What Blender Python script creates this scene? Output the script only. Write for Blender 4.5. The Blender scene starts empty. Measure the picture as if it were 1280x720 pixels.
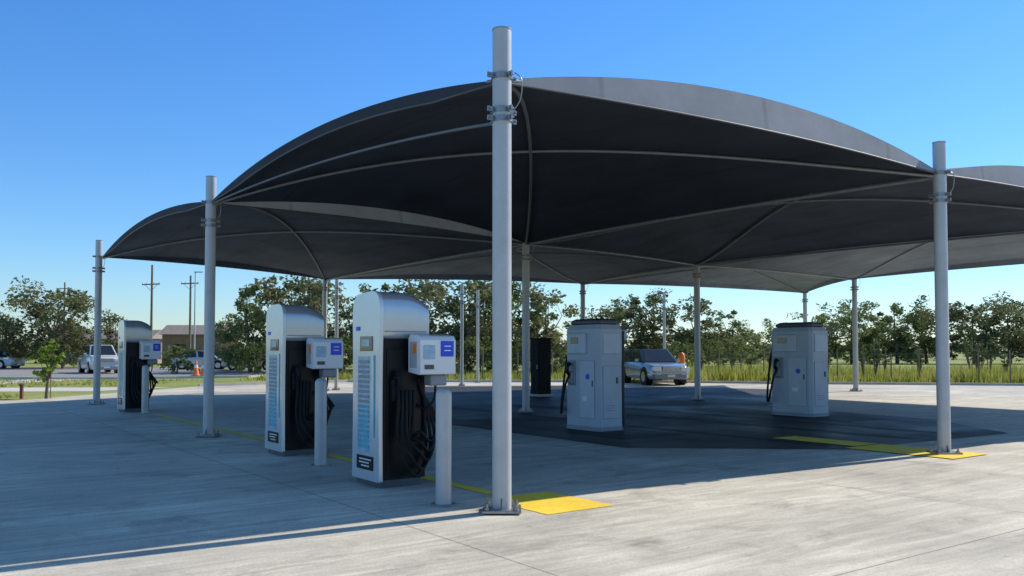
import bpy, math, random
from mathutils import Vector, Matrix, Quaternion, noise as mnoise
random.seed(7)
scene=bpy.context.scene
COL=scene.collection
rad=math.radians
# ------------------------------------------------------------ materials
def nodes_of(m):
    m.use_nodes=True
    nt=m.node_tree
    return nt, nt.nodes['Principled BSDF'], nt.nodes['Material Output']
def mat(name,base,rough=0.5,metal=0.0,var=0.15,scale=3.0,bump=0.0,bscale=40.0,coat=0.0,spec=0.5):
    m=bpy.data.materials.new(name); nt,b,o=nodes_of(m)
    b.inputs['Roughness'].default_value=rough; b.inputs['Metallic'].default_value=metal
    b.inputs['Specular IOR Level'].default_value=spec
    if coat: b.inputs['Coat Weight'].default_value=coat
    tc=nt.nodes.new('ShaderNodeTexCoord'); n=nt.nodes.new('ShaderNodeTexNoise')
    n.inputs['Scale'].default_value=scale; n.inputs['Detail'].default_value=6; n.inputs['Roughness'].default_value=0.65
    nt.links.new(tc.outputs['Object'],n.inputs['Vector'])
    r=nt.nodes.new('ShaderNodeValToRGB')
    r.color_ramp.elements[0].position=0.3; r.color_ramp.elements[1].position=0.7
    r.color_ramp.elements[0].color=[c*(1-var) for c in base]+[1]
    r.color_ramp.elements[1].color=[min(1,c*(1+var)) for c in base]+[1]
    nt.links.new(n.outputs['Fac'],r.inputs['Fac']); nt.links.new(r.outputs['Color'],b.inputs['Base Color'])
    if bump:
        n2=nt.nodes.new('ShaderNodeTexNoise'); n2.inputs['Scale'].default_value=bscale; n2.inputs['Detail'].default_value=4
        nt.links.new(tc.outputs['Object'],n2.inputs['Vector'])
        bp=nt.nodes.new('ShaderNodeBump'); bp.inputs['Strength'].default_value=bump; bp.inputs['Distance'].default_value=0.02
        nt.links.new(n2.outputs['Fac'],bp.inputs['Height']); nt.links.new(bp.outputs['Normal'],b.inputs['Normal'])
    return m
ROT=math.atan2(4.8,6.7)

def mathn(nt,op,a,b=None,c=None):
    n=nt.nodes.new('ShaderNodeMath'); n.operation=op
    for i,v in enumerate((a,b,c)):
        if v is None: continue
        if isinstance(v,(int,float)): n.inputs[i].default_value=v
        else: nt.links.new(v,n.inputs[i])
    return n.outputs[0]
def mixc(nt,fac,a,b,mode='MIX'):
    n=nt.nodes.new('ShaderNodeMix'); n.data_type='RGBA'; n.blend_type=mode
    if isinstance(fac,(int,float)): n.inputs[0].default_value=fac
    else: nt.links.new(fac,n.inputs[0])
    for i,v in ((6,a),(7,b)):
        if isinstance(v,(tuple,list)): n.inputs[i].default_value=v
        else: nt.links.new(v,n.inputs[i])
    return n.outputs[2]
def noise(nt,vec,scale,detail=5,rough=0.6,dist=0.0):
    n=nt.nodes.new('ShaderNodeTexNoise'); n.inputs['Scale'].default_value=scale
    n.inputs['Detail'].default_value=detail; n.inputs['Roughness'].default_value=rough; n.inputs['Distortion'].default_value=dist
    nt.links.new(vec,n.inputs['Vector']); return n.outputs['Fac']
def ramp(nt,fac,stops):
    r=nt.nodes.new('ShaderNodeValToRGB'); cr=r.color_ramp
    while len(cr.elements)<len(stops): cr.elements.new(0.5)
    for e,(p,c) in zip(cr.elements,stops): e.position=p; e.color=c
    nt.links.new(fac,r.inputs['Fac']); return r.outputs['Color']
def g(v): return (v,v,v,1)

def slab_mat(name,lo,hi,joints=True,stain=0.35,tile=5.2,rlo=0.62,rhi=0.85,spec=0.4):
    m=bpy.data.materials.new(name); nt,b,o=nodes_of(m)
    b.inputs['Specular IOR Level'].default_value=spec
    tc=nt.nodes.new('ShaderNodeTexCoord'); mp=nt.nodes.new('ShaderNodeMapping')
    mp.inputs['Rotation'].default_value=(0,0,-ROT); mp.inputs['Location'].default_value=(1.3,0.4,0)
    nt.links.new(tc.outputs['Object'],mp.inputs['Vector'])
    mp2=nt.nodes.new('ShaderNodeMapping'); mp2.inputs['Scale'].default_value=(0.22,1.8,1)
    nt.links.new(mp.outputs[0],mp2.inputs['Vector'])
    n1=noise(nt,mp.outputs[0],0.35,6,0.6,0.6)
    n2=noise(nt,mp2.outputs[0],1.6,9,0.75,1.5)
    n3=noise(nt,mp.outputs[0],60,3,0.6)
    s=mathn(nt,'ADD',mathn(nt,'MULTIPLY',n1,0.32),mathn(nt,'ADD',mathn(nt,'MULTIPLY',n2,0.48),mathn(nt,'MULTIPLY',n3,0.20)))
    c=ramp(nt,s,[(0.38,lo),(0.52,[(a+b2)/2 for a,b2 in zip(lo,hi)]),(0.61,hi)])
    n4=noise(nt,mp.outputs[0],0.9,8,0.75,0.6)
    st=ramp(nt,n4,[(0.52,g(1)),(0.68,g(1-stain))])
    c=mixc(nt,1.0,c,st,'MULTIPLY')
    # small dark spots (gum, oil)
    n5=noise(nt,mp.outputs[0],7.0,3,0.5,0.2)
    c=mixc(nt,1.0,c,ramp(nt,n5,[(0.69,g(1)),(0.74,g(0.72))]),'MULTIPLY')
    if joints:
        bt=nt.nodes.new('ShaderNodeTexBrick'); bt.offset=0.0
        bt.inputs['Scale'].default_value=1.0; bt.inputs['Brick Width'].default_value=tile; bt.inputs['Row Height'].default_value=tile*0.8
        bt.inputs['Mortar Size'].default_value=0.012; bt.inputs['Mortar Smooth'].default_value=0.3
        bt.inputs['Color1'].default_value=g(1); bt.inputs['Color2'].default_value=g(0.90); bt.inputs['Mortar'].default_value=g(0.55)
        nt.links.new(mp.outputs[0],bt.inputs['Vector'])
        c=mixc(nt,1.0,c,bt.outputs['Color'],'MULTIPLY')
    nt.links.new(c,b.inputs['Base Color'])
    rr=ramp(nt,n1,[(0.3,g(rlo)),(0.7,g(rhi))]); nt.links.new(rr,b.inputs['Roughness'])
    bp=nt.nodes.new('ShaderNodeBump'); bp.inputs['Strength'].default_value=0.25; bp.inputs['Distance'].default_value=0.01
    nt.links.new(mathn(nt,'ADD',n3,n2),bp.inputs['Height']); nt.links.new(bp.outputs['Normal'],b.inputs['Normal'])
    return m
M_CONC=slab_mat('concrete',(0.37,0.335,0.275,1),(0.83,0.755,0.61,1),True,0.34)
M_PATH=slab_mat('path_concrete',(0.54,0.50,0.44,1),(0.66,0.62,0.55,1),False,0.1)
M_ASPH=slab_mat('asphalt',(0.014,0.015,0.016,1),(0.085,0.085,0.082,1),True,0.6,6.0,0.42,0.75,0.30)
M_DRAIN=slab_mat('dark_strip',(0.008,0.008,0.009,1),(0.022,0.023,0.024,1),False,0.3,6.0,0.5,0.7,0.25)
M_LOT=slab_mat('lot_asphalt',(0.24,0.23,0.21,1),(0.34,0.32,0.30,1),False,0.2)
M_KERB=mat('kerb',(0.50,0.48,0.44),0.8,0,0.2,2,0.3)

def paint_mat():
    m=bpy.data.materials.new('yellow_paint'); nt,b,o=nodes_of(m)
    tc=nt.nodes.new('ShaderNodeTexCoord')
    n=noise(nt,tc.outputs['Object'],9,8,0.8,0.8)
    n2=noise(nt,tc.outputs['Object'],1.6,4,0.6)
    s=mathn(nt,'ADD',mathn(nt,'MULTIPLY',n,0.6),mathn(nt,'MULTIPLY',n2,0.4))
    c=ramp(nt,s,[(0.38,(0.60,0.50,0.30,1)),(0.44,(0.86,0.56,0.04,1)),(0.53,(0.93,0.64,0.04,1)),(0.62,(0.98,0.73,0.08,1))])
    nt.links.new(c,b.inputs['Base Color']); b.inputs['Roughness'].default_value=0.8
    return m
M_YEL=paint_mat()
def grass_mat():
    m=bpy.data.materials.new('grass'); nt,b,o=nodes_of(m)
    tc=nt.nodes.new('ShaderNodeTexCoord')
    n=noise(nt,tc.outputs['Object'],0.12,8,0.7,0.3); n2=noise(nt,tc.outputs['Object'],3.5,6,0.7)
    s=mathn(nt,'ADD',mathn(nt,'MULTIPLY',n,0.6),mathn(nt,'MULTIPLY',n2,0.4))
    c=ramp(nt,s,[(0.36,(0.13,0.17,0.03,1)),(0.5,(0.24,0.27,0.05,1)),(0.62,(0.39,0.36,0.12,1))])
    nt.links.new(c,b.inputs['Base Color']); b.inputs['Roughness'].default_value=0.95
    return m
M_GRASS=grass_mat()

def fabric_mat(name,lo,hi):
    m=bpy.data.materials.new(name); nt,b,o=nodes_of(m)
    tc=nt.nodes.new('ShaderNodeTexCoord'); mp=nt.nodes.new('ShaderNodeMapping'); mp.inputs['Rotation'].default_value=(0,0,-ROT)
    nt.links.new(tc.outputs['Object'],mp.inputs['Vector'])
    mp2=nt.nodes.new('ShaderNodeMapping'); mp2.inputs['Scale'].default_value=(1,.18,1)
    nt.links.new(mp.outputs[0],mp2.inputs['Vector'])
    n=noise(nt,mp.outputs[0],0.6,5,0.6); n2=noise(nt,mp.outputs[0],220,2,0.5); n3=noise(nt,mp2.outputs[0],2.2,4,0.6)
    w=nt.nodes.new('ShaderNodeTexWave'); w.wave_type='BANDS'; w.bands_direction='X'; w.inputs['Scale'].default_value=0.115
    nt.links.new(mp.outputs[0],w.inputs['Vector'])
    seam=ramp(nt,w.outputs['Fac'],[(0.0,g(0.8)),(0.0010,g(1))])
    s=mathn(nt,'ADD',mathn(nt,'ADD',mathn(nt,'MULTIPLY',n,0.50),mathn(nt,'MULTIPLY',n3,0.35)),mathn(nt,'MULTIPLY',n2,0.15))
    c=ramp(nt,s,[(0.38,lo),(0.62,hi)])
    c=mixc(nt,1.0,c,seam,'MULTIPLY')
    nt.links.new(c,b.inputs['Base Color']); b.inputs['Roughness'].default_value=0.8
    b.inputs['Specular IOR Level'].default_value=0.25
    bp=nt.nodes.new('ShaderNodeBump'); bp.inputs['Strength'].default_value=0.3; bp.inputs['Distance'].default_value=0.04
    nt.links.new(mathn(nt,'ADD',n3,n2),bp.inputs['Height']); nt.links.new(bp.outputs['Normal'],b.inputs['Normal'])
    return m
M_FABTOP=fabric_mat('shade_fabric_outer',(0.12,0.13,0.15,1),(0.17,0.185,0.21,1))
M_FABLT=fabric_mat('shade_fabric_sunlit_edge',(0.22,0.24,0.275,1),(0.31,0.335,0.375,1))  # same cloth, sunlight on the outer edge put into a paler colour
M_FABSH=fabric_mat('shade_fabric_lit_band',(0.42,0.47,0.55,1),(0.55,0.60,0.68,1))  # paler colour makes up for the shade this band hangs in
M_FABDK=fabric_mat('shade_fabric_shaded_edge',(0.035,0.040,0.050,1),(0.055,0.062,0.075,1))  # same cloth, darkened for the sides turned away from the sun
M_FAB1=fabric_mat('fabric_underside_shaded',(0.026,0.033,0.047,1),(0.046,0.058,0.079,1))  # underside of the same cloth, shade put into the colour
M_FAB2=fabric_mat('fabric_underside_half_lit',(0.060,0.077,0.105,1),(0.110,0.135,0.175,1))  # lighter copy: some light through the fabric put into the colour
M_FAB3=fabric_mat('fabric_underside_backlit',(0.15,0.185,0.24,1),(0.24,0.285,0.35,1))  # palest copy: light through the rear and right bays put into the colour
M_POST=mat('painted_steel',(0.47,0.48,0.48),0.42,0.2,0.10,2.5,0.05,60)
M_RIB=mat('galvanised_tube',(0.28,0.30,0.32),0.45,0.3,0.15,5)
M_RIBD=mat('dark_tube',(0.14,0.15,0.165),0.5,0.3,0.15,5)
M_BOLT=mat('dull_steel',(0.30,0.30,0.30),0.4,0.8,0.2,20)
M_WHITE=mat('white_enamel',(0.80,0.81,0.81),0.32,0.0,0.05,2,coat=0.3)
M_SHELL=mat('silver_shell',(0.64,0.67,0.69),0.26,0.35,0.05,2,coat=0.5)
M_SILV=mat('silver_hood',(0.52,0.55,0.57),0.26,0.55,0.06,2)
M_BLACK=mat('black_enamel',(0.006,0.007,0.009),0.35,0.0,0.3,4,spec=0.25)
M_MBLACK=mat('matt_black',(0.012,0.013,0.015),0.7,0.0,0.3,4,spec=0.2)
M_RUB=mat('rubber',(0.009,0.009,0.010),0.6,0,0.3,10,spec=0.25)
M_GREY=mat('grey_enamel',(0.45,0.505,0.55),0.42,0.0,0.08,2.0)
M_LGREY=mat('light_grey_panel',(0.53,0.585,0.63),0.42,0.0,0.08,2.0)
M_DGREY=mat('dark_grey',(0.08,0.085,0.09),0.5,0,0.15,3)
M_MGREY=mat('mid_grey',(0.27,0.30,0.33),0.45,0.1,0.1,3)
M_BLUE=mat('blue_label',(0.012,0.07,0.70),0.4,0,0.1,3)
M_LBLUE=mat('pale_blue_screen',(0.34,0.52,0.62),0.2,0,0.25,9)
M_TEAL=mat('teal_slats',(0.05,0.42,0.52),0.4,0,0.3,3)
M_ORNG=mat('orange_plastic',(0.90,0.22,0.03),0.5,0,0.15,4)
M_RED=mat('brown_red',(0.22,0.05,0.03),0.6,0,0.2,5)
M_GLASS=mat('dark_glass',(0.015,0.02,0.025),0.06,0,0.2,2,coat=0.5)
M_CARG=mat('car_silver',(0.34,0.37,0.40),0.22,0.5,0.05,2,coat=0.8)
M_CARD=mat('car_dark_roof',(0.05,0.06,0.07),0.22,0.4,0.05,2,coat=0.8)
M_CARW=mat('car_white',(0.60,0.60,0.59),0.3,0.0,0.05,2,coat=0.8)
M_CARR=mat('car_maroon',(0.18,0.03,0.03),0.3,0.2,0.05,2,coat=0.8)
M_LIGHT=mat('lamp_lens',(0.88,0.89,0.90),0.1,0.1,0.1,20,coat=1.0)
M_CHROME=mat('chrome',(0.80,0.80,0.82),0.2,0.8,0.05,4)
M_RIM=mat('alloy',(0.45,0.46,0.48),0.3,0.9,0.1,5)
M_BRICK=mat('brown_wall',(0.30,0.18,0.12),0.85,0,0.2,3,0.3)
M_ROOF=mat('roof_sheet',(0.24,0.20,0.17),0.7,0,0.2,3)
M_TAN=mat('tan_wall',(0.42,0.30,0.20),0.85,0,0.15,3)
M_WOOD=mat('weathered_wood',(0.22,0.17,0.12),0.9,0,0.3,6,0.4)
M_BARK=mat('bark',(0.17,0.13,0.09),0.95,0,0.35,4)
def leaf_mat(name,dark,mid,light,tf=0.38):
    m=bpy.data.materials.new(name); nt,b,o=nodes_of(m); nt.nodes.remove(b)
    tc=nt.nodes.new('ShaderNodeTexCoord'); oi=nt.nodes.new('ShaderNodeObjectInfo')
    n=noise(nt,tc.outputs['Object'],1.1,2,0.6); n2=noise(nt,tc.outputs['Object'],9,1,0.6)
    s=mathn(nt,'ADD',mathn(nt,'MULTIPLY',n,0.6),mathn(nt,'MULTIPLY',n2,0.4))
    s=mathn(nt,'ADD',s,mathn(nt,'MULTIPLY',mathn(nt,'SUBTRACT',oi.outputs['Random'],0.5),0.12))
    c=ramp(nt,s,[(0.36,dark),(0.5,mid),(0.64,light)])
    d=nt.nodes.new('ShaderNodeBsdfDiffuse'); nt.links.new(c,d.inputs['Color'])
    tr=nt.nodes.new('ShaderNodeBsdfTranslucent'); nt.links.new(c,tr.inputs['Color'])
    mx=nt.nodes.new('ShaderNodeMixShader'); mx.inputs[0].default_value=tf
    nt.links.new(d.outputs[0],mx.inputs[1]); nt.links.new(tr.outputs[0],mx.inputs[2]); nt.links.new(mx.outputs[0],o.inputs['Surface'])
    return m
M_LEAF=leaf_mat('gum_leaves',(0.11,0.125,0.06,1),(0.20,0.21,0.095,1),(0.31,0.29,0.15,1))
M_LEAF2=leaf_mat('green_leaves',(0.10,0.135,0.05,1),(0.18,0.22,0.08,1),(0.28,0.31,0.13,1))
M_LEAF3=leaf_mat('fresh_green_leaves',(0.12,0.20,0.03,1),(0.22,0.33,0.05,1),(0.34,0.42,0.09,1))
M_FAR=leaf_mat('hazy_leaves',(0.14,0.17,0.12,1),(0.21,0.24,0.16,1),(0.28,0.30,0.20,1))  # distance haze put into the leaf colour, paler and bluer
M_BLADE=leaf_mat('grass_blades',(0.18,0.22,0.03,1),(0.33,0.35,0.07,1),(0.52,0.47,0.16,1))

# ------------------------------------------------------------ mesh builder
class MB:
    def __init__(s): s.v=[]; s.f=[]; s.m=[]; s.sm=[]
    def add(s,vs,fs,mi=0,smooth=False):
        o=len(s.v); s.v+= [tuple(v) for v in vs]
        for f in fs: s.f.append([i+o for i in f]); s.m.append(mi); s.sm.append(smooth)
        return s
    def box(s,c,sz,mi=0,rot=None):
        cx,cy,cz=c; a,b,d=[q/2 for q in sz]
        vs=[Vector((x*a,y*b,z*d)) for x in(-1,1) for y in(-1,1) for z in(-1,1)]
        if rot is not None: vs=[rot@v for v in vs]
        vs=[v+Vector(c) for v in vs]
        return s.add(vs,[(0,1,3,2),(4,6,7,5),(0,4,5,1),(2,3,7,6),(0,2,6,4),(1,5,7,3)],mi)
    def loft(s,rings,mi=0,smooth=False,cap=True):
        n=len(rings[0]); vs=[p for r in rings for p in r]; fs=[]
        for k in range(len(rings)-1):
            for i in range(n):
                j=(i+1)%n; fs.append((k*n+i,k*n+j,(k+1)*n+j,(k+1)*n+i))
        s.add(vs,fs,mi,smooth)
        if cap:
            s.add(rings[0],[tuple(range(n))[::-1]],mi); s.add(rings[-1],[tuple(range(n))],mi)
        return s
    def tube(s,pts,r,n=10,mi=0,cap=True):
        pts=[Vector(p) for p in pts]; rs=r if isinstance(r,(list,tuple)) else [r]*len(pts)
        rings=[]; up=None
        for i,p in enumerate(pts):
            t=(pts[min(i+1,len(pts)-1)]-pts[max(i-1,0)]).normalized()
            if up is None:
                up=Vector((0,0,1)) if abs(t.z)<0.9 else Vector((1,0,0))
            x=up-t*up.dot(t); x=x.normalized(); y=t.cross(x); up=x
            rings.append([p+(x*math.cos(2*math.pi*k/n)+y*math.sin(2*math.pi*k/n))*rs[min(i,len(rs)-1)] for k in range(n)])
        return s.loft(rings,mi,True,cap)
    def cyl(s,p0,p1,r,n=16,mi=0,r1=None):
        return s.tube([p0,p1],[r,r if r1 is None else r1],n,mi)
    def obj(s,name,mats,parent=None,bevel=0.0,loc=None,segs=2):
        me=bpy.data.meshes.new(name); me.from_pydata(s.v,[],s.f)
        if not isinstance(mats,(list,tuple)): mats=[mats]
        for m in mats: me.materials.append(m)
        for i,p in enumerate(me.polygons): p.material_index=s.m[i]; p.use_smooth=s.sm[i]
        me.update()
        ob=bpy.data.objects.new(name,me); COL.objects.link(ob)
        if parent: ob.parent=parent
        if loc: ob.location=loc
        if bevel:
            md=ob.modifiers.new('bevel','BEVEL'); md.width=bevel; md.segments=segs; md.limit_method='ANGLE'; md.angle_limit=rad(40)
        return ob
def smooth_path(P,k=8):
    P=[Vector(p) for p in P]; out=[]
    for i in range(len(P)-1):
        p0=P[max(i-1,0)];p1=P[i];p2=P[i+1];p3=P[min(i+2,len(P)-1)]
        for j in range(k):
            t=j/k
            out.append(0.5*((2*p1)+(p2-p0)*t+(2*p0-5*p1+4*p2-p3)*t*t+(3*p1-p0-3*p2+p3)*t**3))
    out.append(P[-1]); return out
def thing(name,label,cat,loc,rz=0,group=None):
    e=bpy.data.objects.new(name,None); e.empty_display_size=0.3; COL.objects.link(e)
    e.location=loc; e.rotation_euler=(0,0,rz); e['label']=label; e['category']=cat
    if group: e['group']=group
    return e
def clone(src,loc,rz=None,scale=None,label=None):
    e=src.copy(); COL.objects.link(e); e.location=loc
    if rz is not None: e.rotation_euler=(0,0,rz)
    if scale is not None: e.scale=scale if isinstance(scale,(tuple,list)) else (scale,)*3
    if label: e['label']=label
    def rec(a,b):
        for c in list(a.children):
            d=c.copy(); COL.objects.link(d); d.parent=b; d.matrix_parent_inverse=c.matrix_parent_inverse.copy(); rec(c,d)
    rec(src,e); return e
def sheet(name,pts,z,m,th=None):
    b=MB(); b.add([(x,y,z) for x,y in pts],[tuple(range(len(pts)))])
    o=b.obj(name,m); o['kind']='structure'; return o

# ------------------------------------------------------------ setting
S=1500
sheet('ground',[(-S,-S),(S,-S),(S,S),(-S,S)],0.0,M_GRASS)
sheet('concrete_forecourt',[(-70,-12),(70,-12),(70,33),(30,37),(14,40.5),(4,43),(-8,43),(-13.5,38),(-15.5,27.5),(-70,25.5)],0.008,M_CONC)
A_=Vector((6.7,4.8)).normalized(); B_=Vector((-5.9,8.2)).normalized()
def wp(o,s,t): return (o[0]+A_.x*s+B_.x*t, o[1]+A_.y*s+B_.y*t)
o1=(6.6,13.5)
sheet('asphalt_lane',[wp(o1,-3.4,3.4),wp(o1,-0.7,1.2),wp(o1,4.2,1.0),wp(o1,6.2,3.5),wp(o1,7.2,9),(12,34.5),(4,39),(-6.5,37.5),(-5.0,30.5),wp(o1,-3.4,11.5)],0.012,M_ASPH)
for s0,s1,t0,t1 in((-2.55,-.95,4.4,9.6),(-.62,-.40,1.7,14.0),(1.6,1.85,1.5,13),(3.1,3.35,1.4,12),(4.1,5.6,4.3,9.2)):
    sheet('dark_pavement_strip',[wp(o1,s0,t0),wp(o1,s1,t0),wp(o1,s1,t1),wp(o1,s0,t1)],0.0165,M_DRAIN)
sheet('parking_lot_road',[(-75,50),(-22,47),(-15,50),(-12,66),(-30,76),(-90,76)],0.006,M_LOT)
sheet('footpath',[(-60,30),(-16.0,33.5),(-14.2,37.2),(-60,34.2)],0.010,M_PATH)
sheet('footpath',[(-27,35),(-24.5,35.2),(-22,47.5),(-25.5,48)],0.014,M_PATH)
def kerb(pts):
    b=MB()
    for (x0,y0),(x1,y1) in zip(pts[:-1],pts[1:]):
        d=Vector((x1-x0,y1-y0,0)); L=d.length; d.normalize(); n=Vector((-d.y,d.x,0))*0.075
        p=Vector((x0,y0,0)); q=p+d*(L-0.004)
        vs=[p-n,q-n,q+n,p+n]; b.loft([[v+Vector((0,0,0.0)) for v in vs],[v+Vector((0,0,0.12)) for v in vs]])
    o=b.obj('kerb',M_KERB,bevel=0.015); o['kind']='structure'
kerb([(60,33.8),(30,37),(14,40.5),(4,43),(-8,43),(-13.5,38)])
kerb([(-60,49.2),(-22,47),(-15,50),(-12,66)])
def stripe(o,s0,s1,t0,t1,z=0.0125):
    r=random.Random(int(t1*10)); pts=[]
    n=10
    def j(): return r.uniform(-.012,.012)
    for i in range(n+1): pts.append(wp(o,s0+j(),t0+(t1-t0)*i/n))
    for i in range(n+1): pts.append(wp(o,s1+j(),t1-(t1-t0)*i/n))
    sheet('yellow_line_marking',pts,z,M_YEL)
Apt=(-0.1,8.7)
stripe(Apt,0.26,1.12,-0.40,0.70); stripe(Apt,0.46,0.62,.95,6.5); stripe(Apt,0.46,0.62,6.6,15.5)
stripe(o1,-0.60,0.42,-0.46,1.30,.0205); stripe(o1,-0.25,0.40,1.35,3.0,.0205)
# ------------------------------------------------------------ posts
N={'A':(-.1,8.7),'B':(6.6,13.5),'C':(-5.57,16.2),'D':(-12.1,25.7),'E':(.35,22.3),'F':(-7.2,33.8),
   'G':(13.4,18.3),'H':(5.85,27.8),'K':(2.9,36),'L':(13.1,33.6),'M':(14.0,42),'N':(20.2,23.1)}
HC=4.33
def post_proto(H=4.78,r=0.095):
    e=thing('canopy_post','tall round grey steel canopy post bolted to concrete','post',(0,0,0),0,'posts carrying the shade canopies')
    MB().cyl((0,0,0.03),(0,0,H),r,28).obj('shaft',M_POST,e)
    MB().cyl((0,0,H),(0,0,H+0.012),r+0.004,28).obj('end_cap',M_MGREY,e)
    b=MB().box((0,0,0.026),(0.38,0.38,0.026)); b.obj('base_plate',M_BOLT,e,0.004)
    for k in range(3):
        a=k*2.094+.5; d=Vector((math.cos(a),math.sin(a),0)); q=Vector((-d.y,d.x,0))*.006
        MB().loft([[d*r*.9+q+Vector((0,0,.04)),d*(r+.07)+q+Vector((0,0,.04)),d*r*.9+q+Vector((0,0,.16))],[d*r*.9-q+Vector((0,0,.04)),d*(r+.07)-q+Vector((0,0,.04)),d*r*.9-q+Vector((0,0,.16))]]).obj('gusset',M_BOLT,e)
    for sx in(-1,1):
        for sy in(-1,1):
            b=MB(); b.cyl((sx*.14,sy*.14,0.036),(sx*.14,sy*.14,0.10),0.014,8); b.cyl((sx*.14,sy*.14,0.040),(sx*.14,sy*.14,0.062),0.028,6)
            b.obj('anchor_bolt',M_BOLT,e)
    for z in(HC-0.02,HC-0.36,HC-0.45):
        b=MB()
        b.cyl((0,0,z-0.028),(0,0,z+0.028),r+0.013,24)
        for k in range(4):
            a=k*math.pi/2+ROT; d=Vector((math.cos(a),math.sin(a),0))
            b.box(d*(r+0.04)+Vector((0,0,z)),(0.075,0.02,0.05),0,Matrix.Rotation(a,3,'Z'))
            p=d*(r+0.055)+Vector((0,0,z)); q=Vector((-d.y,d.x,0))*0.035; b.cyl(p-q,p+q,0.010,6)
        b.obj('clamp_collar',M_BOLT,e)
    for k in(0,1):
        b=MB()
        a=k*math.pi/2+ROT+.1; d=Vector((math.cos(a),math.sin(a),0))
        p0=d*(r+.02)+Vector((0,0,HC-.03)); p1=d*(r+.16)+Vector((0,0,HC-.01))
        b.cyl(p0,p1,0.009,8); b.cyl(p0.lerp(p1,.35),p0.lerp(p1,.75),0.018,8); b.obj('turnbuckle',M_BOLT,e)
    b=MB()
    pts=smooth_path([(r+.03,-.02,HC+.02),(r+.10,-.05,HC-.06),(r+.09,-.04,HC-.25),(r+.02,-.02,HC-.36)],6)
    b.tube(pts,0.006,6)
    b.obj('cable_loop',M_BOLT,e)
    return e
p0=post_proto()
first=True
for k,(x,y) in N.items():
    if first: p0.location=(x,y,0.008); p0.rotation_euler=(0,0,0); first=False; p0['label']='round grey steel canopy post beside yellow ground marking'
    else: clone(p0,(x,y,0.008),0,None,'tall round grey steel canopy post bolted to concrete')
for (x,y) in[(-2.2,38.6),(-1.65,42.3),(7.7,44.5),(-6.9,34.6)]:
    clone(p0,(x,y,0.008),0,(0.75,0.75,0.93),'slender grey steel post under the rear canopy')
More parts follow.
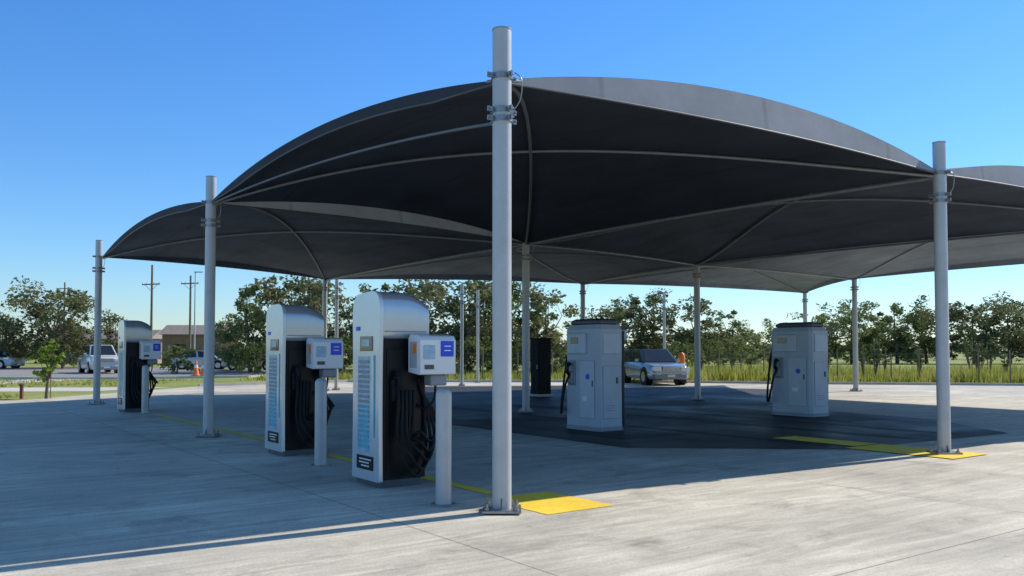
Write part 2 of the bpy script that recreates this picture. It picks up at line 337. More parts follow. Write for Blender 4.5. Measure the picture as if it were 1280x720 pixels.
# ------------------------------------------------------------ canopies
def arch(k1,k2):
    k=''.join(sorted(k1+k2))
    if k in('AB','BG','GN'): return 0.48
    if k=='AC': return 0.44
    if k=='CD': return 0.40
    if k=='CE': return 0.36
    if k in('DF','LN','FK','KM','LM'): return 0.25
    return 0.05
def canopy(c4,label,shading,tgt=0.78):
    P=[Vector(N[k]+(0,)) for k in c4]
    cen=sum(P,Vector())/4
    e=thing('shade_canopy',label,'canopy',(cen.x,cen.y,0),0,'shade canopies over the charging bays')
    for i,k in enumerate(c4):
        if k in 'ADN': P[i]=P[i]+(cen-P[i]).normalized()*.13
    P=[p-cen for p in P]
    H=[arch(c4[i],c4[(i+1)%4]) for i in range(4)]
    def pos(u,v): 
        return P[0]*(1-u)*(1-v)+P[1]*u*(1-v)+P[2]*u*v+P[3]*(1-u)*v
    def pp(t): return (max(0,4*t*(1-t)))**0.97
    def zz(u,v):
        p=pp(u);q=pp(v)
        base=p*(H[0]*(1-v)+H[2]*v)+q*(H[3]*(1-u)+H[1]*u)
        cur=(sum(H))/2
        return HC+base+(tgt-cur)*p*q
    n=32
    for nm,off,m in(('roof_fabric',0.0,M_FABTOP),('underside_shading',-0.03,shading)):  # second layer added below the fabric to carry the underside's painted light and shade
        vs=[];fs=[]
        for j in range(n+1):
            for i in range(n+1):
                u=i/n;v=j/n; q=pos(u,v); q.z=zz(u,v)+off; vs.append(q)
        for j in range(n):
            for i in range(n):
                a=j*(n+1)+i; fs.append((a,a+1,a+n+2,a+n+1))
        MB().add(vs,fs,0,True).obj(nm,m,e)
    for s in range(4):
        k=''.join(sorted(c4[s]+c4[(s+1)%4]))
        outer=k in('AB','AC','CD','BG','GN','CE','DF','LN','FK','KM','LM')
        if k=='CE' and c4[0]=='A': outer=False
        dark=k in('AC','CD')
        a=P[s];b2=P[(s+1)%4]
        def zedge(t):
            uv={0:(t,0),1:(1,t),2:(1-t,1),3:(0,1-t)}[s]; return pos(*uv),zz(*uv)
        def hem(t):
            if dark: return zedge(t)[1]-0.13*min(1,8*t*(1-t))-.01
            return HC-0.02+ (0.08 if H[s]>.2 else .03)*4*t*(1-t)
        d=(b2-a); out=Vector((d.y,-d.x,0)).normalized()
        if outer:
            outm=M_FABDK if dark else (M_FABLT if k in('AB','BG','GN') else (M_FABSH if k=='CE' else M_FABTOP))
            for nm,off,m in(('valance',0.0,outm),('valance_shading',-0.02,shading)):  # inner layer added to carry the painted underside tone
                vs=[];fs=[]; rows=4; n=36
                for i in range(n+1):
                    t=i/n
                    q,zt=zedge(t); zb=hem(t)+0.008*math.sin(t*23+s)*math.sin(math.pi*t)
                    for r in range(rows):
                        w=r/(rows-1)
                        bulge=0 if dark else 0.05*w*math.sin(math.pi*t)
                        qq=q+out*(bulge+off); qq.z=zt*(1-w)+zb*w-0.002+off*.5; vs.append(qq)
                for i in range(n):
                    for r in range(rows-1):
                        a0=i*rows+r; fs.append((a0,a0+1,a0+rows+1,a0+rows))
                MB().add(vs,fs,0,True).obj(nm,m,e)
        if outer or k in('BE','HL','EH','GH','HK','EF'):
            if not outer and s in(0,3): continue
            pts=[]
            for i in range(21):
                t=i/20; q=a.lerp(b2,t); q.z=hem(t)-.01 if outer else HC-.07+.05*pp(t)
                if outer and not dark: q+=out*.05*math.sin(math.pi*t)
                pts.append(q)
            MB().tube(pts,0.012 if outer else .030,10).obj('edge_cable' if outer else 'edge_tube',M_DGREY if outer else M_RIB,e)
    main=c4[0] in 'AC'
    for dgn in (0,1):
        pts=[]
        for i in range(25):
            t=i/24; uv=(t,t) if dgn==0 else (t,1-t)
            q=pos(*uv); q.z=zz(*uv)-0.065; pts.append(q)
        MB().tube(pts,0.027 if main else .024,12).obj('arch_rib',M_RIB if (main and dgn==1) or not main else M_RIBD,e)
    if c4[0]=='A':
        a=P[0].copy(); c=P[3].copy(); pts=[]
        for i in range(21):
            t=i/20; q=a.lerp(c,t); q+=((P[1]-P[0]).normalized()*.10)*math.sin(math.pi*t)
            q.z=3.90*(1-t)+(HC-.05)*t+0.20*4*t*(1-t); pts.append(q)
        MB().tube(pts,0.018,10).obj('brace_tube',M_RIBD,e)
    return e
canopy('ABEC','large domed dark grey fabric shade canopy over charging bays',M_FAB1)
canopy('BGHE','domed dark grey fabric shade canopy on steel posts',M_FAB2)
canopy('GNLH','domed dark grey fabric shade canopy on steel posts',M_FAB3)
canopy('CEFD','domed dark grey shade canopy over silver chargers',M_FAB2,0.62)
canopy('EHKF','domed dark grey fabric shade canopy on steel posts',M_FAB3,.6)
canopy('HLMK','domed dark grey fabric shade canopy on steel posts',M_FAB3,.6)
# ------------------------------------------------------------ silver chargers
def rrect(hx,hy,r,z,n=4,cx=0,cy=0):
    out=[]
    for k,(sx,sy) in enumerate([(1,1),(-1,1),(-1,-1),(1,-1)]):
        for i in range(n+1):
            a=k*math.pi/2+i/n*math.pi/2
            out.append((cx+sx*(hx-r)+r*math.cos(a),cy+sy*(hy-r)+r*math.sin(a),z))
    return out
def silver_charger():
    e=thing('ev_charger','silver and black electric vehicle charger with rounded hood','charger',(0,0,0),ROT,'silver electric vehicle chargers')
    HY=.355
    MB().loft([rrect(.27,HY-.03,.03,0),rrect(.27,HY-.03,.03,.09)]).obj('plinth',M_DGREY,e,0.006)
    b=MB().loft([rrect(.29,HY-.026,.03,.09,cx=.03),rrect(.29,HY-.026,.03,1.92,cx=.03)],0,False); b.obj('cabinet',M_BLACK,e,0.004)
    def arc(hy,h,z0,n=22):
        out=[]
        for i in range(n+1):
            a=math.pi-i*math.pi/n
            c=math.copysign(abs(math.cos(a))**0.50,math.cos(a)); s=abs(math.sin(a))**0.62
            # nearly flat crown, softly rounded corners, slight fall to the rear side
            out.append((hy*c, z0+(h*s)*(1-0.16*(c+1)/2)))
        return out
    def skin(x0,x1,z0):
        prof=[]
        for t in range(13):
            z=z0+(1.92-z0)*t/12; w=HY-0.018*math.sin(math.pi*t/12); prof.append((w,z))
        left=[(-w,z) for w,z in prof]; right=[(w,z) for w,z in prof][::-1]
        top=arc(HY,.30,1.99)
        ring=left+top+right
        return MB().loft([[(x0,y,z) for y,z in ring],[(x1,y,z) for y,z in ring]])
    skin(-.310,-.262,.07).obj('side_panel',M_SHELL,e,0.020,segs=4)
    rings=[]
    for k in range(13):
        x=-0.260+0.605*k/12
        f=max(0,(x-.02)/.325); dz=.13*f*f
        ring=[(x,-HY+.014,1.72),(x,-HY+.006,1.78)]
        ring+=[(x,y,z-dz*.25) for y,z in arc(HY-.004,.295-dz*.75,1.99)]
        ring+=[(x,HY-.006,1.78),(x,HY-.014,1.72)]
        rings.append(ring)
    MB().loft(rings,0,True).obj('hood',M_SILV,e)
    MB().box((.03,-HY-.002,1.80),(.54,.006,.012)).obj('hood_seam',M_MGREY,e)
    MB().box((-.314,-.02,1.66),(.012,.32,.17)).obj('display',M_GLASS,e,0.004)
    MB().box((-.322,-.02,1.67),(.004,.20,.08)).obj('display_image',M_LBLUE,e)
    MB().box((-.312,.04,.95),(.004,.32,1.12)).obj('louvre_backing',M_LBLUE,e)
    b=MB()
    for i in range(18): b.box((-.315,.04,.46+i*.058),(.012,.27,.034),0 if i<9 else 1)
    b.obj('louvre_panel',[M_TEAL,M_MGREY],e)
    MB().box((-.314,.0,.27),(.010,.42,.16)).obj('rating_label',M_BLACK,e)
    b=MB()
    for i in range(3):
        b.box((-.321,-.02+.03*(i%2),.31-i*.038),(.004,.30-.05*i,.015))
    b.obj('label_print',M_WHITE,e)
    MB().box((-.313,-.23,1.05),(.008,.035,.95)).obj('accent_strip',M_TEAL,e,0.002)
    MB().box((-.313,.20,1.84),(.006,.10,.05)).obj('warning_label',M_BLUE,e)
    MB().box((.03,-HY+.020,.90),(.48,.012,1.40)).obj('door',M_BLACK,e,0.006)
    MB().box((-.10,-.375,1.12),(.14,.08,.26)).obj('holster',M_MBLACK,e,0.02)
    MB().tube(smooth_path([(-.10,-.43,1.14),(-.10,-.46,1.22),(-.10,-.42,1.32),(-.10,-.36,1.30)],5),.034,10).obj('connector',M_RUB,e)
    for k,(dx,lo,out) in enumerate([(-.10,.14,.20),(-.05,.22,.26),(0.0,.32,.30),(.05,.42,.22),(.10,.52,.16)]):
        P=[(dx,-.42,1.12),(dx-.02,-.46,.92),(dx-.03,-.36-out*.5,.60),(dx+.04,-.35-out,lo+.12),(dx+.20,-.34-out*.8,lo),(dx+.36,-.36-out*.3,lo+.2),(dx+.38,-.37,.75),(.26,-.37,1.05),(.20,-.35,1.25)]
        MB().tube(smooth_path(P,7),.021,8).obj('charging_cable',M_RUB,e)
    x=.28; y=-.53
    prof=[(-.14,1.30),(.14,1.33),(.14,1.72),(.09,1.77),(-.10,1.75),(-.14,1.70)]
    pb=MB().loft([[(x-.235,y+a,z) for a,z in prof],[(x+.235,y+a,z) for a,z in prof]]).obj('payment_box',M_WHITE,e,0.022,segs=3)
    MB().box((x-.11,y+.16,1.45),(.16,.10,.20)).obj('bracket',M_MGREY,pb,0.01)
    MB().box((x-.12,y-.145,1.56),(.15,.010,.16)).obj('screen',M_LBLUE,pb,0.003)
    MB().box((x+.12,y-.146,1.60),(.17,.010,.18)).obj('sticker',M_BLUE,pb,0.002)
    b=MB()
    for i in range(2): b.box((x+.12,y-.153,1.63-i*.05),(.09,.003,.012))
    b.obj('sticker_print',M_WHITE,pb)
    MB().box((x-.12,y-.147,1.39),(.12,.010,.05)).obj('card_slot',M_DGREY,pb,0.003)
    MB().box((x-.242,y,1.53),(.014,.18,.30)).obj('side_plate',M_SHELL,pb,0.004)
    MB().box((x-.251,y-.04,1.60),(.006,.08,.11)).obj('orange_label',M_ORNG,pb)
    MB().box((x+.06,y+.02,1.235),(.22,.17,.13)).obj('lower_housing',M_MGREY,pb,0.02)
    MB().tube(smooth_path([(x+.06,y+.02,1.18),(x+.04,y+.03,1.0),(x-.04,y+.10,.9),(x-.10,y+.18,.95)],6),.014,8).obj('cable',M_RUB,pb)
    return e
wc=silver_charger(); wc.location=(-1.47,10.55,0.008)
clone(wc,(-3.36,13.55,0.008)); clone(wc,(-9.75,22.7,0.008),None,(1,1,1.03))
# ------------------------------------------------------------ bollards
def bollard():
    e=thing('bollard','pale grey round steel bollard in front of charger','bollard',(0,0,0),ROT,'round grey bollards guarding the chargers')
    r=.082
    rings=[]
    for z,q in[(0.01,r),(1.12,r),(1.15,r*.96),(1.175,r*.82),(1.192,r*.55),(1.20,r*.15)]:
        rings.append([(q*math.cos(a*math.pi/12),q*math.sin(a*math.pi/12),z) for a in range(24)])
    MB().loft(rings,0,True).obj('shaft',M_POST,e)
    MB().cyl((0,0,0),(0,0,.02),.13,20).obj('base_flange',M_BOLT,e)
    return e
t=bollard(); t.location=(-.70,9.05,0.008)
clone(t,(-2.62,12.1,0.008)); clone(t,(-9.15,22.0,0.008))
# ------------------------------------------------------------ grey chargers
def grey_charger():
    e=thing('grey_charger','blue grey charging cabinet with dark top cap','charger',(0,0,0),ROT,'blue grey charging cabinets')
    def oct(hx,hy,c,z): return [(hx,-hy+c,z),(hx,hy-c,z),(hx-c,hy,z),(-hx+c,hy,z),(-hx,hy-c,z),(-hx,-hy+c,z),(-hx+c,-hy,z),(hx-c,-hy,z)]
    MB().loft([oct(.34,.52,.06,0),oct(.34,.52,.06,.08)]).obj('plinth',M_MGREY,e,0.01)
    MB().loft([oct(.33,.51,.06,.08),oct(.325,.505,.06,1.30),oct(.33,.51,.06,1.42),oct(.33,.51,.06,1.98),oct(.29,.47,.06,2.07)]).obj('cabinet',M_GREY,e,0.012)
    MB().loft([oct(.24,.42,.06,2.07),oct(.27,.45,.06,2.09),oct(.27,.45,.06,2.15),oct(.20,.38,.06,2.19)]).obj('top_cap',M_DGREY,e,0.01)
    MB().box((-.345,.12,1.70),(.07,.56,.42)).obj('fascia',M_LGREY,e,0.025)
    MB().box((-.384,.16,1.76),(.012,.22,.12)).obj('display',M_GLASS,e,0.004)
    MB().box((-.330,.30,1.12),(.03,.24,.50)).obj('holster_recess',M_MGREY,e,0.01)
    MB().box((-.350,.30,1.02),(.07,.14,.26)).obj('holster',M_MGREY,e,0.03)
    MB().tube(smooth_path([(-.40,.30,1.08),(-.45,.30,1.16),(-.42,.30,1.30),(-.37,.30,1.28)],5),.034,8).obj('connector',M_BLACK,e)
    MB().box((-.329,-.17,.80),(.010,.45,1.13)).obj('door_seam',M_MGREY,e)
    MB().box((-.333,-.17,.80),(.016,.435,1.115)).obj('access_door',M_LGREY,e,0.006)
    MB().box((-.346,-.34,.92),(.014,.03,.12)).obj('door_lock',M_DGREY,e,0.003)
    MB().cyl((-.352,-.20,1.05),(-.340,-.20,1.05),.055,20).obj('round_emblem',M_BLUE,e)
    MB().box((-.344,-.12,.62),(.010,.14,.09)).obj('rating_label',M_WHITE,e)
    MB().box((.0,-.515,1.70),(.44,.03,.42)).obj('side_fascia',M_LGREY,e,0.02)
    MB().box((.0,-.507,.75),(.445,.010,1.035)).obj('side_door_seam',M_MGREY,e)
    MB().box((.0,-.510,.75),(.43,.016,1.02)).obj('side_door',M_GREY,e,0.006)
    MB().box((.14,-.523,.98),(.05,.016,.12)).obj('door_handle',M_DGREY,e,0.004)
    for i in range(3): MB().box((-.02,-.521,.40+i*.045),(.22,.008,.014)).obj('side_vent',M_MGREY,e)
    P=[(-.40,.30,1.06),(-.46,.33,.9),(-.50,.38,.55),(-.48,.45,.32),(-.43,.52,.40),(-.36,.54,.8),(-.28,.54,1.3),(-.2,.49,1.8)]
    MB().tube(smooth_path(P,7),.022,8).obj('charging_cable',M_RUB,e)
    MB().box((.56,-.10,2.02),(.42,.6,.05)).obj('rear_shelf',M_DGREY,e,0.01)
    MB().box((.54,-.10,1.88),(.22,.34,.22)).obj('rear_box',M_GREY,e,0.02)
    MB().box((.40,-.10,1.0),(.12,.6,1.9)).obj('rear_housing',M_BLACK,e,0.02)
    return e
gc=grey_charger(); gc.location=(1.64,17.6,0.017)
clone(gc,(6.95,21.3,0.017),None,(1.08,1.15,1.02))
e=thing('equipment_cabinet','tall narrow black equipment cabinet on concrete base','cabinet',(.98,30,0.012),ROT)
MB().box((0,0,1.0),(.5,.5,1.86)).obj('housing',M_MBLACK,e,0.02)
MB().box((0,0,.04),(.58,.58,.08)).obj('plinth',M_KERB,e,0.01)
MB().box((-.258,0,1.0),(.012,.42,1.6)).obj('door',M_MBLACK,e,0.005)
MB().box((-.268,-.15,1.0),(.02,.03,.14)).obj('handle',M_BOLT,e,0.004)
MB().box((0,0,1.955),(.56,.56,.05)).obj('roof_cap',M_MBLACK,e,0.01)
e=thing('safety_bollard','bright orange plastic bollard beside the silver car','bollard',(7.95,41.3,0.008))
MB().loft([rrect(.25,.25,.24,0),rrect(.25,.25,.24,.08)]).obj('foot',M_BLACK,e)
MB().loft([rrect(.18,.18,.17,.08),rrect(.16,.16,.15,1.25),rrect(.12,.12,.11,1.40),rrect(.03,.03,.02,1.46)],0,True).obj('body',M_ORNG,e)
MB().loft([rrect(.175,.175,.165,.8),rrect(.172,.172,.162,.95)]).obj('reflective_band',M_WHITE,e)
e=thing('marker_post','short brown red marker post in grass','bollard',(-15.9,28.6,0))
MB().box((0,0,.22),(.09,.09,.44)).obj('shaft',M_RED,e,0.01); MB().box((0,0,.455),(.11,.11,.03)).obj('cap',M_BLACK,e,0.01)
for (x,y) in((-19.0,53),(-18.2,52),(-24.2,57)):
    e=thing('traffic_cone','orange traffic cone at the edge of the pavement','cone',(x,y,0.01),0,'orange traffic cones')
    MB().box((0,0,.025),(.5,.5,.05)).obj('base',M_ORNG,e,.01)
    MB().cyl((0,0,.05),(0,0,.95),.19,16,r1=.04).obj('body',M_ORNG,e)
    MB().cyl((0,0,.48),(0,0,.66),.126,16,r1=.096).obj('reflective_band',M_WHITE,e)

# ------------------------------------------------------------ cars
def car(kind,paint,label,loc,rz,group='cars parked beyond the forecourt',roof=None):
    L,W,H={'suv':(4.7,1.88,1.60),'sedan':(4.6,1.86,1.50),'truck':(5.2,1.95,1.9)}[kind]
    e=thing('parked_car',label,'car',loc,rz,group)
    hw=W/2; belt=H*0.63; gc_=0.26 if kind!='sedan' else .2
    def sec(y,w,z0,z1,k=0.10):
        return [(-w+.06,y,z0),(w-.06,y,z0),(w,y,z0+.12),(w+.01,y,(z0+z1)/2),(w-.03,y,z1-.10),(w-.14,y,z1),(-w+.14,y,z1),(-w+.03,y,z1-.10),(-w-.01,y,(z0+z1)/2),(-w,y,z0+.12)]
    y0=-L/2; hood=belt-0.03
    R=[sec(y0,hw*.80,gc_+.10,hood-.28),sec(y0+.10,hw*.92,gc_,hood-.14),sec(y0+.5,hw*.985,gc_,hood-.05),sec(y0+1.35,hw,gc_,belt)]
    if kind=='truck': R+= [sec(y0+3.2,hw,gc_,belt),sec(y0+3.25,hw,gc_,belt-.05),sec(L/2-.05,hw*.98,gc_,belt-.05),sec(L/2,hw*.95,gc_+.08,belt-.12)]
    else: R+= [sec(y0+L*.6,hw,gc_,belt+.02),sec(L/2-.25,hw*.97,gc_,belt+(.02 if kind=='suv' else -.05)),sec(L/2,hw*.88,gc_+.1,belt-.15)]
    MB().loft(R,0,True).obj('body',paint,e,0.03)
    ya=y0+1.15; yb={'suv':L/2-.12,'sedan':L/2-.75,'truck':y0+3.3}[kind]
    yt0=ya+.85; yt1=yb-{'suv':.35,'sedan':.65,'truck':.15}[kind]
    wb=hw-.10; wt=hw-.28; zb=belt-.02; zt=H
    bot=[(-wb,ya,zb),(wb,ya,zb),(wb,yb,zb),(-wb,yb,zb)]; top=[(-wt,yt0,zt),(wt,yt0,zt),(wt,yt1,zt),(-wt,yt1,zt)]
    MB().loft([bot,top]).obj('cabin',roof or paint,e,0.08,segs=4)
    V=Vector
    def panel(name,a,b,c,d,m,ins=0.08,off=0.008):
        a,b,c,d=[V(q) for q in(a,b,c,d)]; cen=(a+b+c+d)/4; nrm=(b-a).cross(d-a).normalized()
        q=[]
        for p in(a,b,c,d):
            dv=(cen-p); q.append(p+dv*(ins/ dv.length*1.4)+nrm*off)
        MB().loft([q,[p+nrm*.006 for p in q]]).obj(name,m,e)
    panel('windscreen',bot[0],bot[1],top[1],top[0],M_GLASS)
    panel('rear_window',bot[2],bot[3],top[3],top[2],M_GLASS)
    for sgn in(1,-1):
        for f0,f1 in((0.02,.5),(.5,.98)):
            def bl(f): return V((sgn*wb,ya+(yb-ya)*f,zb))
            def tl(f): return V((sgn*wt,yt0+(yt1-yt0)*f,zt))
            if sgn>0: panel('side_window',bl(f0),bl(f1),tl(f1),tl(f0),M_GLASS,.06)
            else: panel('side_window',bl(f1),bl(f0),tl(f0),tl(f1),M_GLASS,.06)
        MB().box((sgn*(hw+.06),ya+.45,belt+.08),(.18,.09,.14)).obj('wing_mirror',paint,e,.03)
        MB().box((sgn*hw*.70,y0+.045,hood-.27),(.42,.16,.18)).obj('headlight',M_LIGHT,e,.04,segs=3)
        MB().box((sgn*hw*.62,y0+.03,gc_+.22),(.20,.10,.09)).obj('fog_lamp',M_LIGHT,e,.02)
        MB().box((sgn*hw*.80,L/2-.03,belt-.25),(.22,.10,.24)).obj('tail_light',M_CARR,e,.02)
        for yy in(y0+.92,L/2-.95):
            rr=.36 if kind!='sedan' else .33
            w=MB().cyl((sgn*(hw-.20),yy,rr),(sgn*(hw+.015),yy,rr),rr,28).obj('wheel',M_RUB,e,.03)
            MB().cyl((sgn*(hw+.012),yy,rr),(sgn*(hw+.024),yy,rr),rr*.64,20).obj('rim',M_RIM,w)
            MB().cyl((sgn*(hw-.3),yy,rr+.02),(sgn*(hw+.008),yy,rr+.02),rr+.07,28).obj('wheel_arch',M_BLACK,e)
    gr=MB().box((0,y0+.03,hood-.28),(W*.42,.10,.22)).obj('grille',M_BLACK,e,.02)
    for i in range(4): MB().box((0,y0-.025,hood-.20-i*.05),(W*.42,.02,.022)).obj('grille_trim',M_CHROME,gr)
    MB().box((0,y0+.05,gc_+.12),(W*.78,.16,.22)).obj('bumper',M_MGREY,e,.04)
    MB().box((0,y0-.04,gc_+.16),(.36,.015,.11)).obj('number_plate',M_WHITE,e)
    return e
car('suv',M_CARG,'silver car with dark roof and bright headlights',(6.5,41,0.02),rad(12),roof=M_CARD)
car('truck',M_CARW,'white utility truck parked near the footpath',(-28.1,60,0.01),rad(35))
car('sedan',M_CARW,'white sedan in the distant parking lot',(-43.5,74,0.01),rad(80))
car('sedan',M_CARW,'pale sedan parked by the trees',(-25.0,71,0.01),rad(100))
car('sedan',M_CARW,'white sedan parked by the trees',(-20.2,69,0.01),rad(85))
# ------------------------------------------------------------ trees
def leaf_cluster(b,c,R,n,size,rnd,mi=0):
    for _ in range(n):
        d=Vector((rnd.gauss(0,1),rnd.gauss(0,1),rnd.gauss(0,1))).normalized()*R*rnd.random()**0.45
        d.z*=0.75; p=c+d
        a=Vector((rnd.uniform(-1,1),rnd.uniform(-1,1),rnd.uniform(-.7,.7))).normalized()
        t=a.cross(Vector((rnd.uniform(-1,1),rnd.uniform(-1,1),rnd.uniform(-1,1)))).normalized()
        l=size*rnd.uniform(.6,1.4); w=l*rnd.uniform(.4,.65)
        b.add([p-a*l/2,p+t*w/2,p+a*l/2,p-t*w/2],[(0,1,2,3)],mi)
def tree_proto(seed,h,w,label,leaf=M_LEAF,clumps=60,per=62,size=.26,low=.18,name='tree',cat='tree',skirt=0):
    rnd=random.Random(seed)
    e=thing(name,label,cat,(0,-200,0),0)
    tr=MB(); H=h*.55
    lean=Vector((rnd.uniform(-.4,.4),rnd.uniform(-.4,.4),0))*(h/7)
    tp=smooth_path([(0,0,-.05),lean*.2+Vector((0,0,H*.4)),lean*.6+Vector((0,0,H*.75)),lean+Vector((0,0,H*1.2))],4)
    r0=.028*h
    tr.tube(tp,[r0*(1-.75*i/(len(tp)-1)) for i in range(len(tp))],9)
    lobes=[]
    nl=9
    for i in range(nl):
        a=i*2.4+rnd.uniform(-.5,.5); rr=w*.5*rnd.uniform(.30,.82); z=h*rnd.uniform(low+.14,.80)
        lobes.append((Vector((math.cos(a)*rr,math.sin(a)*rr,z)),w*rnd.uniform(.14,.24)))
    for i in range(skirt):
        a=i*6.28/skirt+rnd.uniform(-.3,.3); rr=w*.5*rnd.uniform(.35,.65)
        lobes.append((Vector((math.cos(a)*rr,math.sin(a)*rr,h*rnd.uniform(.14,.30))),w*rnd.uniform(.16,.22)))
    lobes.append((Vector((lean.x,lean.y,h*.84)),w*.18)); lobes.append((Vector((lean.x*.5,0,h*.45)),w*.30))
    cr=MB()
    for c,R in lobes:
        base=tp[len(tp)//3].lerp(tp[-1],rnd.random()*.7)
        mid=base.lerp(c,.5)+Vector((0,0,-.1*h*rnd.random()))
        pts=smooth_path([base,mid,c],4); tr.tube(pts,[r0*.42*(1-.8*i/(len(pts)-1)) for i in range(len(pts))],6)
        k=clumps//len(lobes)
        for _ in range(k):
            d=Vector((rnd.gauss(0,1),rnd.gauss(0,1),rnd.gauss(0,1))).normalized()*R*rnd.uniform(.2,1.25)
            q=c+d; q.z=max(q.z,h*low*.6); q.z=min(q.z,h*.98)
            if rnd.random()<.3:
                tr.tube([c,q],[r0*.10,r0*.04],4)
            leaf_cluster(cr,q,R*rnd.uniform(.30,.60),per,size,rnd)
    tr.obj('trunk',M_BARK,e); cr.obj('crown',leaf,e)
    return e
protos=[tree_proto(11,7,6.6,'leafy roadside tree with uneven green brown crown',clumps=95,per=52,size=.29,low=.08,skirt=4),
        tree_proto(12,7,6.4,'leafy roadside tree with uneven green brown crown',clumps=95,per=50,size=.29,low=.07,skirt=3),
        tree_proto(13,7,7.2,'broad green tree at the edge of the grass',M_LEAF2,100,52,.29,low=.06,skirt=4),
        tree_proto(14,7,6.0,'leafy tree with gaps in its crown',M_LEAF2,85,50,.29,low=.1,skirt=2),
        tree_proto(15,7,7.6,'broad olive green tree at the edge of the grass',M_LEAF,105,52,.29,low=.04,skirt=4)]
sap=tree_proto(21,2.0,.7,'young staked sapling planted in grass',M_LEAF2,30,10,.11,low=.3,name='sapling',cat='sapling')
MB().cyl((.12,0,0),(.12,0,1.7),.022,6).obj('stake',M_WOOD,sap)
sap2=tree_proto(23,2.1,1.1,'bright green staked sapling near the forecourt edge',M_LEAF3,50,16,.13,low=.25,name='sapling',cat='sapling')
MB().cyl((.14,0,0),(.14,0,1.4),.018,6).obj('stake',M_WOOD,sap2)
sap2.location=(-15.1,28.6,0); sap2['group']='young saplings in the grass'
for p in protos+[sap]: p['group']='trees around the forecourt' if p!=sap else 'young saplings in the grass'
TR=[(-43.5,75,4.8,1),(-40,77,7.6,1),(-37.2,73,6.0,1),(-34.6,77,5.2,1),(-46.5,80,5.6,1),
 (-18.4,62,6.5,1),(-16.0,64,7.4,1),(-13.6,61,6.7,1),(-20.5,66,4.4,1),(-11.2,66,5.0,1),
 (-9.0,60,6.4,1),(-6.0,62,7.2,1),(-3.2,60,7.0,1),(-.2,62,7.2,1),(2.3,60,6.2,1),(-1.8,67,6.6,1),
 (10.0,82,6.2,1.15),(13.5,84,7.1,1.15),(17.4,81,6.9,1.15),(21.0,84,5.6,1.15),(6.6,95,4.0,1),(25.2,95,3.4,1.5),
 (31.0,100,5.0,1.3),(33.9,96,6.0,1.2),(37.8,98,7.1,1.2),(42.0,96,7.2,1.2),(46.6,99,6.6,1.2),(50.4,96,7.3,1.2),(54.8,97,7.8,1.2),(59,99,7.4,1.2),
 (28,108,4.0,1.6),(21.8,100,3.8,1.5),(44,106,6.4,1.3)]
rr=random.Random(5)
for i,(x,y,h,wd) in enumerate(TR):
    pr=protos[rr.randrange(5)]
    s=h/7
    clone(pr,(x,y,0),rr.uniform(0,6.28),(s*wd*rr.uniform(.92,1.08),s*wd*rr.uniform(.92,1.08),s))
for p in protos:
    for c in list(p.children): bpy.data.objects.remove(c)
    bpy.data.objects.remove(p)
first=True
SP=[(13,52,1.0),(15.3,50.5,1.15),(17.5,49,1.0),(19.4,47,1.2),(21.3,46,1.0),(23.5,44.5,1.15),(25.5,47,1.2),(12.0,56,1.1),(22,53,1.2),(18,56,1.3),(27,52,1.3),(4.6,50,1.0),(1.5,49,1.1),(-3,49,1.2),(-7,48,1.0)]
for k in range(14): SP.append((11+k*1.25+rr.uniform(-.3,.3),49.5-k*.62+rr.uniform(.5,2.5),rr.uniform(.8,1.1)))
for (x,y,s) in SP:
    if first: sap.location=(x,y,0); sap.scale=(s,s,s); first=False
    else: clone(sap,(x,y,0),rr.uniform(0,6),s)
b=MB(); r2=random.Random(9)
for i in range(480):
    x=-190+380*i/480+r2.uniform(-1,1); y=r2.uniform(128,150)
    hh=2.8+1.6*mnoise.noise(Vector((x*.05,0,3)))+r2.uniform(-.6,.8)
    leaf_cluster(b,Vector((x,y,max(1,hh*.55))),max(1.3,hh*.62),36,.8,r2)
o=b.obj('distant_woodland',M_FAR); o['kind']='stuff'
bush=tree_proto(31,1.8,2.6,'low rounded green bush in the grass',M_LEAF2,50,40,.16,low=.02,name='bush',cat='bush'); bush['group']='low bushes behind the forecourt'
BU=[(-22,58,1.0),(-16.5,56.5,1.1),(-13.5,56,1.1),(-10.6,55,1.3),(-8,56,1.2),(-5,55,1.3),(-2,56,1.3),(1,55,1.2),(3.6,56,1.0),(13.5,72,1.2),(16.5,74,1.3),(-47,67,1.3)]
for i,(x,y,s) in enumerate(BU):
    if i==0: bush.location=(x,y,0); bush.scale=(s,s,s)
    else: clone(bush,(x,y,0),rr.uniform(0,6),s)
b=MB(); r3=random.Random(4)
def blades(x,y,n,h):
    for _ in range(n):
        px=x+r3.gauss(0,.25);py=y+r3.gauss(0,.25);a=r3.uniform(0,3.14);l=h*r3.uniform(.5,1.2);w=.035
        dx,dy=math.cos(a)*w,math.sin(a)*w; lx,ly=r3.uniform(-.15,.15),r3.uniform(-.15,.15)
        b.add([(px-dx,py-dy,0),(px+dx,py+dy,0),(px+lx,py+ly,l)],[(0,1,2)])
for _ in range(3400):
    x=r3.uniform(3,36); ymin=44.5 if x<14 else 42.5-(x-14)*.28
    y=ymin+r3.random()**1.5*24; blades(x,y,6,.42+.6*max(0,mnoise.noise(Vector((x*.3,y*.3,0)))+.2))
for _ in range(900):
    x=r3.uniform(-14,3); y=r3.uniform(45,60); blades(x,y,6,.3)
for _ in range(900):
    x=r3.uniform(-40,-16.5); y=r3.choice([r3.uniform(27.2,30),r3.uniform(37,46)]); blades(x,y,6,.12)
o=b.obj('tall_grass',M_BLADE); o['kind']='stuff'
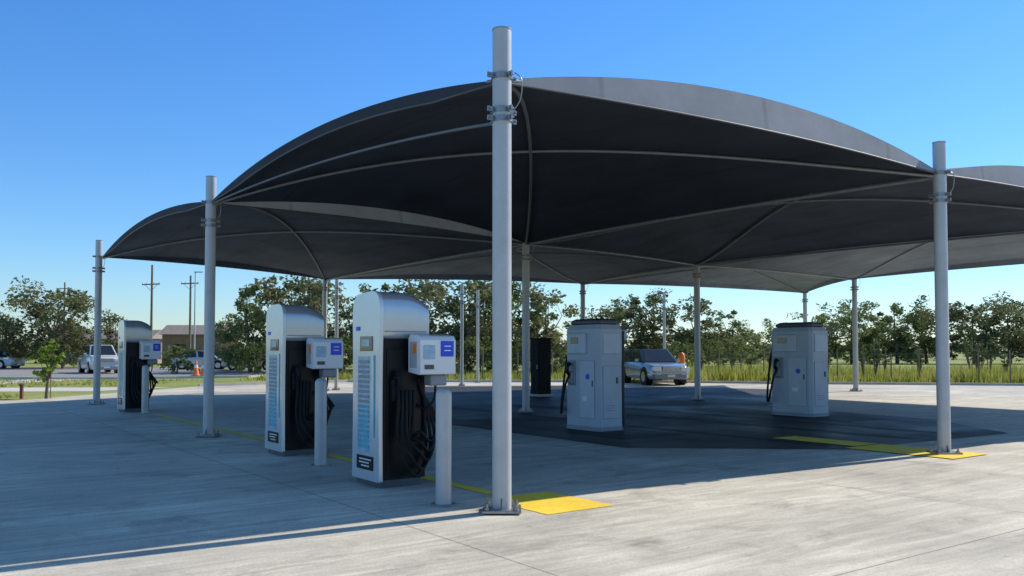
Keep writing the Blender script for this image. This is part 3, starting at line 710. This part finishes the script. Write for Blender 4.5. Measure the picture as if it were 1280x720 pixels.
# ------------------------------------------------------------ fence
def fence(a,bb,n,label):
    a=Vector(a+(0,));bb=Vector(bb+(0,)); e=thing('field_fence',label,'fence',a)
    d=bb-a
    for i in range(n+1):
        p=d*i/n; hh=1.5+.12*math.sin(i*2.3)
        MB().cyl(p,p+Vector((.02*math.sin(i),0,hh)),.040,8,r1=.032).obj('fence_post',M_WOOD,e)
    for z in(.35,.75,1.12,1.38):
        pts=[]
        for i in range(n+1): pts.append(d*i/n+Vector((0,0,z))); 
        MB().tube(pts,.004,5).obj('wire',M_BOLT,e)
fence((10.3,49),(24.5,38.2),14,'timber post and wire fence along the grass')
fence((24.7,38.0),(44,36),10,'timber post and wire fence along the grass')
fence((-13,47.5),(9.8,49.2),12,'timber post and wire fence behind the canopies')
# ------------------------------------------------------------ poles, buildings
def pole(x,y,h,arms,label):
    e=thing('power_pole',label,'pole',(x,y,0),rad(rr.uniform(-25,25)),'power poles beyond the parking lot')
    MB().cyl((0,0,0),(0,0,h),.13,10,r1=.09).obj('shaft',M_WOOD,e)
    for z in arms:
        a=MB().box((0,-.12,z),(2.1,.09,.11)).obj('crossarm',M_WOOD,e,.01)
        for k in(-1.0,-.5,.5,1.0):
            MB().loft([rrect(.05,.05,.045,z+.055,cx=k,cy=-.12),rrect(.03,.03,.025,z+.22,cx=k,cy=-.12)]).obj('insulator',M_WHITE,e)
        MB().tube([(-.8,-.1,z),(0,-.1,z-.6)],.02,5).obj('brace',M_BOLT,e); MB().tube([(.8,-.1,z),(0,-.1,z-.6)],.02,5).obj('brace',M_BOLT,e)
pole(-33.2,81,9.4,[7.6],'timber power pole with one crossarm')
pole(-32.2,88,9.0,[8.2],'timber power pole with one crossarm')
pole(-56,110,10,[9.2],'timber power pole with one crossarm')
e=thing('light_mast','slim pale lighting mast above the parking lot','mast',(-30.3,84,0),0)
MB().cyl((0,0,0),(0,0,9.0),.09,8,r1=.05).obj('shaft',M_GREY,e)
MB().box((.3,0,9.0),(.8,.14,.08)).obj('lamp_head',M_DGREY,e,.02)
def building(x,y,w,d,h,rz,wall,label,storey=1):
    e=thing('low_building',label,'building',(x,y,0),rz)
    MB().box((0,0,h/2),(w,d,h)).obj('wall',wall,e)
    r=[(-w/2-.4,-d/2-.4,h),(w/2+.4,-d/2-.4,h),(w/2+.4,d/2+.4,h),(-w/2-.4,d/2+.4,h)]
    MB().loft([[(a,b,c+.01) for a,b,c in r],[(a*.94,b*.1,c+1.1) for a,b,c in r]]).obj('roof',M_ROOF,e)
    n=int(w//2.6)
    for i in range(n):
        cx=-w/2+(i+.5)*w/n
        if i==n//2: MB().box((cx,-d/2-.02,1.05),(1.0,.06,2.1)).obj('door',M_DGREY,e)
        else:
            wi=MB().box((cx,-d/2-.02,1.6),(1.3,.06,1.1)).obj('window',M_GLASS,e)
            MB().box((cx,-d/2-.05,1.02),(1.5,.12,.08)).obj('sill',M_KERB,wi)
building(-34.5,98,7,7,3.2,rad(10),M_BRICK,'low brown brick building beyond the parking lot')
building(-47,104,12,7,2.8,rad(-5),M_TAN,'low tan building beyond the trees')
building(-26,112,9,8,2.8,0,M_TAN,'low tan building beyond the trees')

# ------------------------------------------------------------ light
sd=Vector((.845,.535,0)).normalized(); EL=rad(38)
sv=Vector((sd.x*math.cos(EL),sd.y*math.cos(EL),math.sin(EL)))
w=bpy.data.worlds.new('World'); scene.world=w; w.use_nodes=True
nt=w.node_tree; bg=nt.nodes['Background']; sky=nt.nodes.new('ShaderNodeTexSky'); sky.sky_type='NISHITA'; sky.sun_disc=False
sky.sun_elevation=EL; sky.sun_rotation=math.atan2(sd.x,sd.y); sky.air_density=1.0; sky.dust_density=0.1; sky.ozone_density=3.0
hs=nt.nodes.new('ShaderNodeHueSaturation'); hs.inputs['Saturation'].default_value=1.18; hs.inputs['Value'].default_value=1.0
nt.links.new(sky.outputs[0],hs.inputs['Color'])
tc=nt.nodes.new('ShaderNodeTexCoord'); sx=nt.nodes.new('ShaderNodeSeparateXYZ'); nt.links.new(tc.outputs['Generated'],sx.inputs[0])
tint=ramp(nt,sx.outputs['Z'],[(0.0,(0.72,0.83,1.02,1)),(0.10,(0.72,0.94,1.16,1)),(0.38,(0.70,1.04,1.38,1)),(0.60,(1.45,1.28,1.15,1))])  # upper sky out of view warmed and brightened so shade turns less blue
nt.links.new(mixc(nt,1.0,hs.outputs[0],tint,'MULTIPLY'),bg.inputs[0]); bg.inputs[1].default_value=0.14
L=bpy.data.lights.new('sun','SUN'); L.energy=5.0; L.angle=rad(.5); L.color=(1.0,.93,.81)
lo=bpy.data.objects.new('sun',L); COL.objects.link(lo); lo.rotation_euler=(-sv).to_track_quat('-Z','Y').to_euler()
scene.view_settings.view_transform='Standard'; scene.view_settings.look='None'; scene.view_settings.exposure=0
# ------------------------------------------------------------ camera
cd=bpy.data.cameras.new('camera'); cam=bpy.data.objects.new('camera',cd); COL.objects.link(cam)
cam.location=(0,0,1.6); cam.rotation_euler=(rad(92),0,0); cd.lens=30.94; cd.sensor_width=36; cd.shift_y=0.030; cd.clip_end=4000
scene.camera=cam
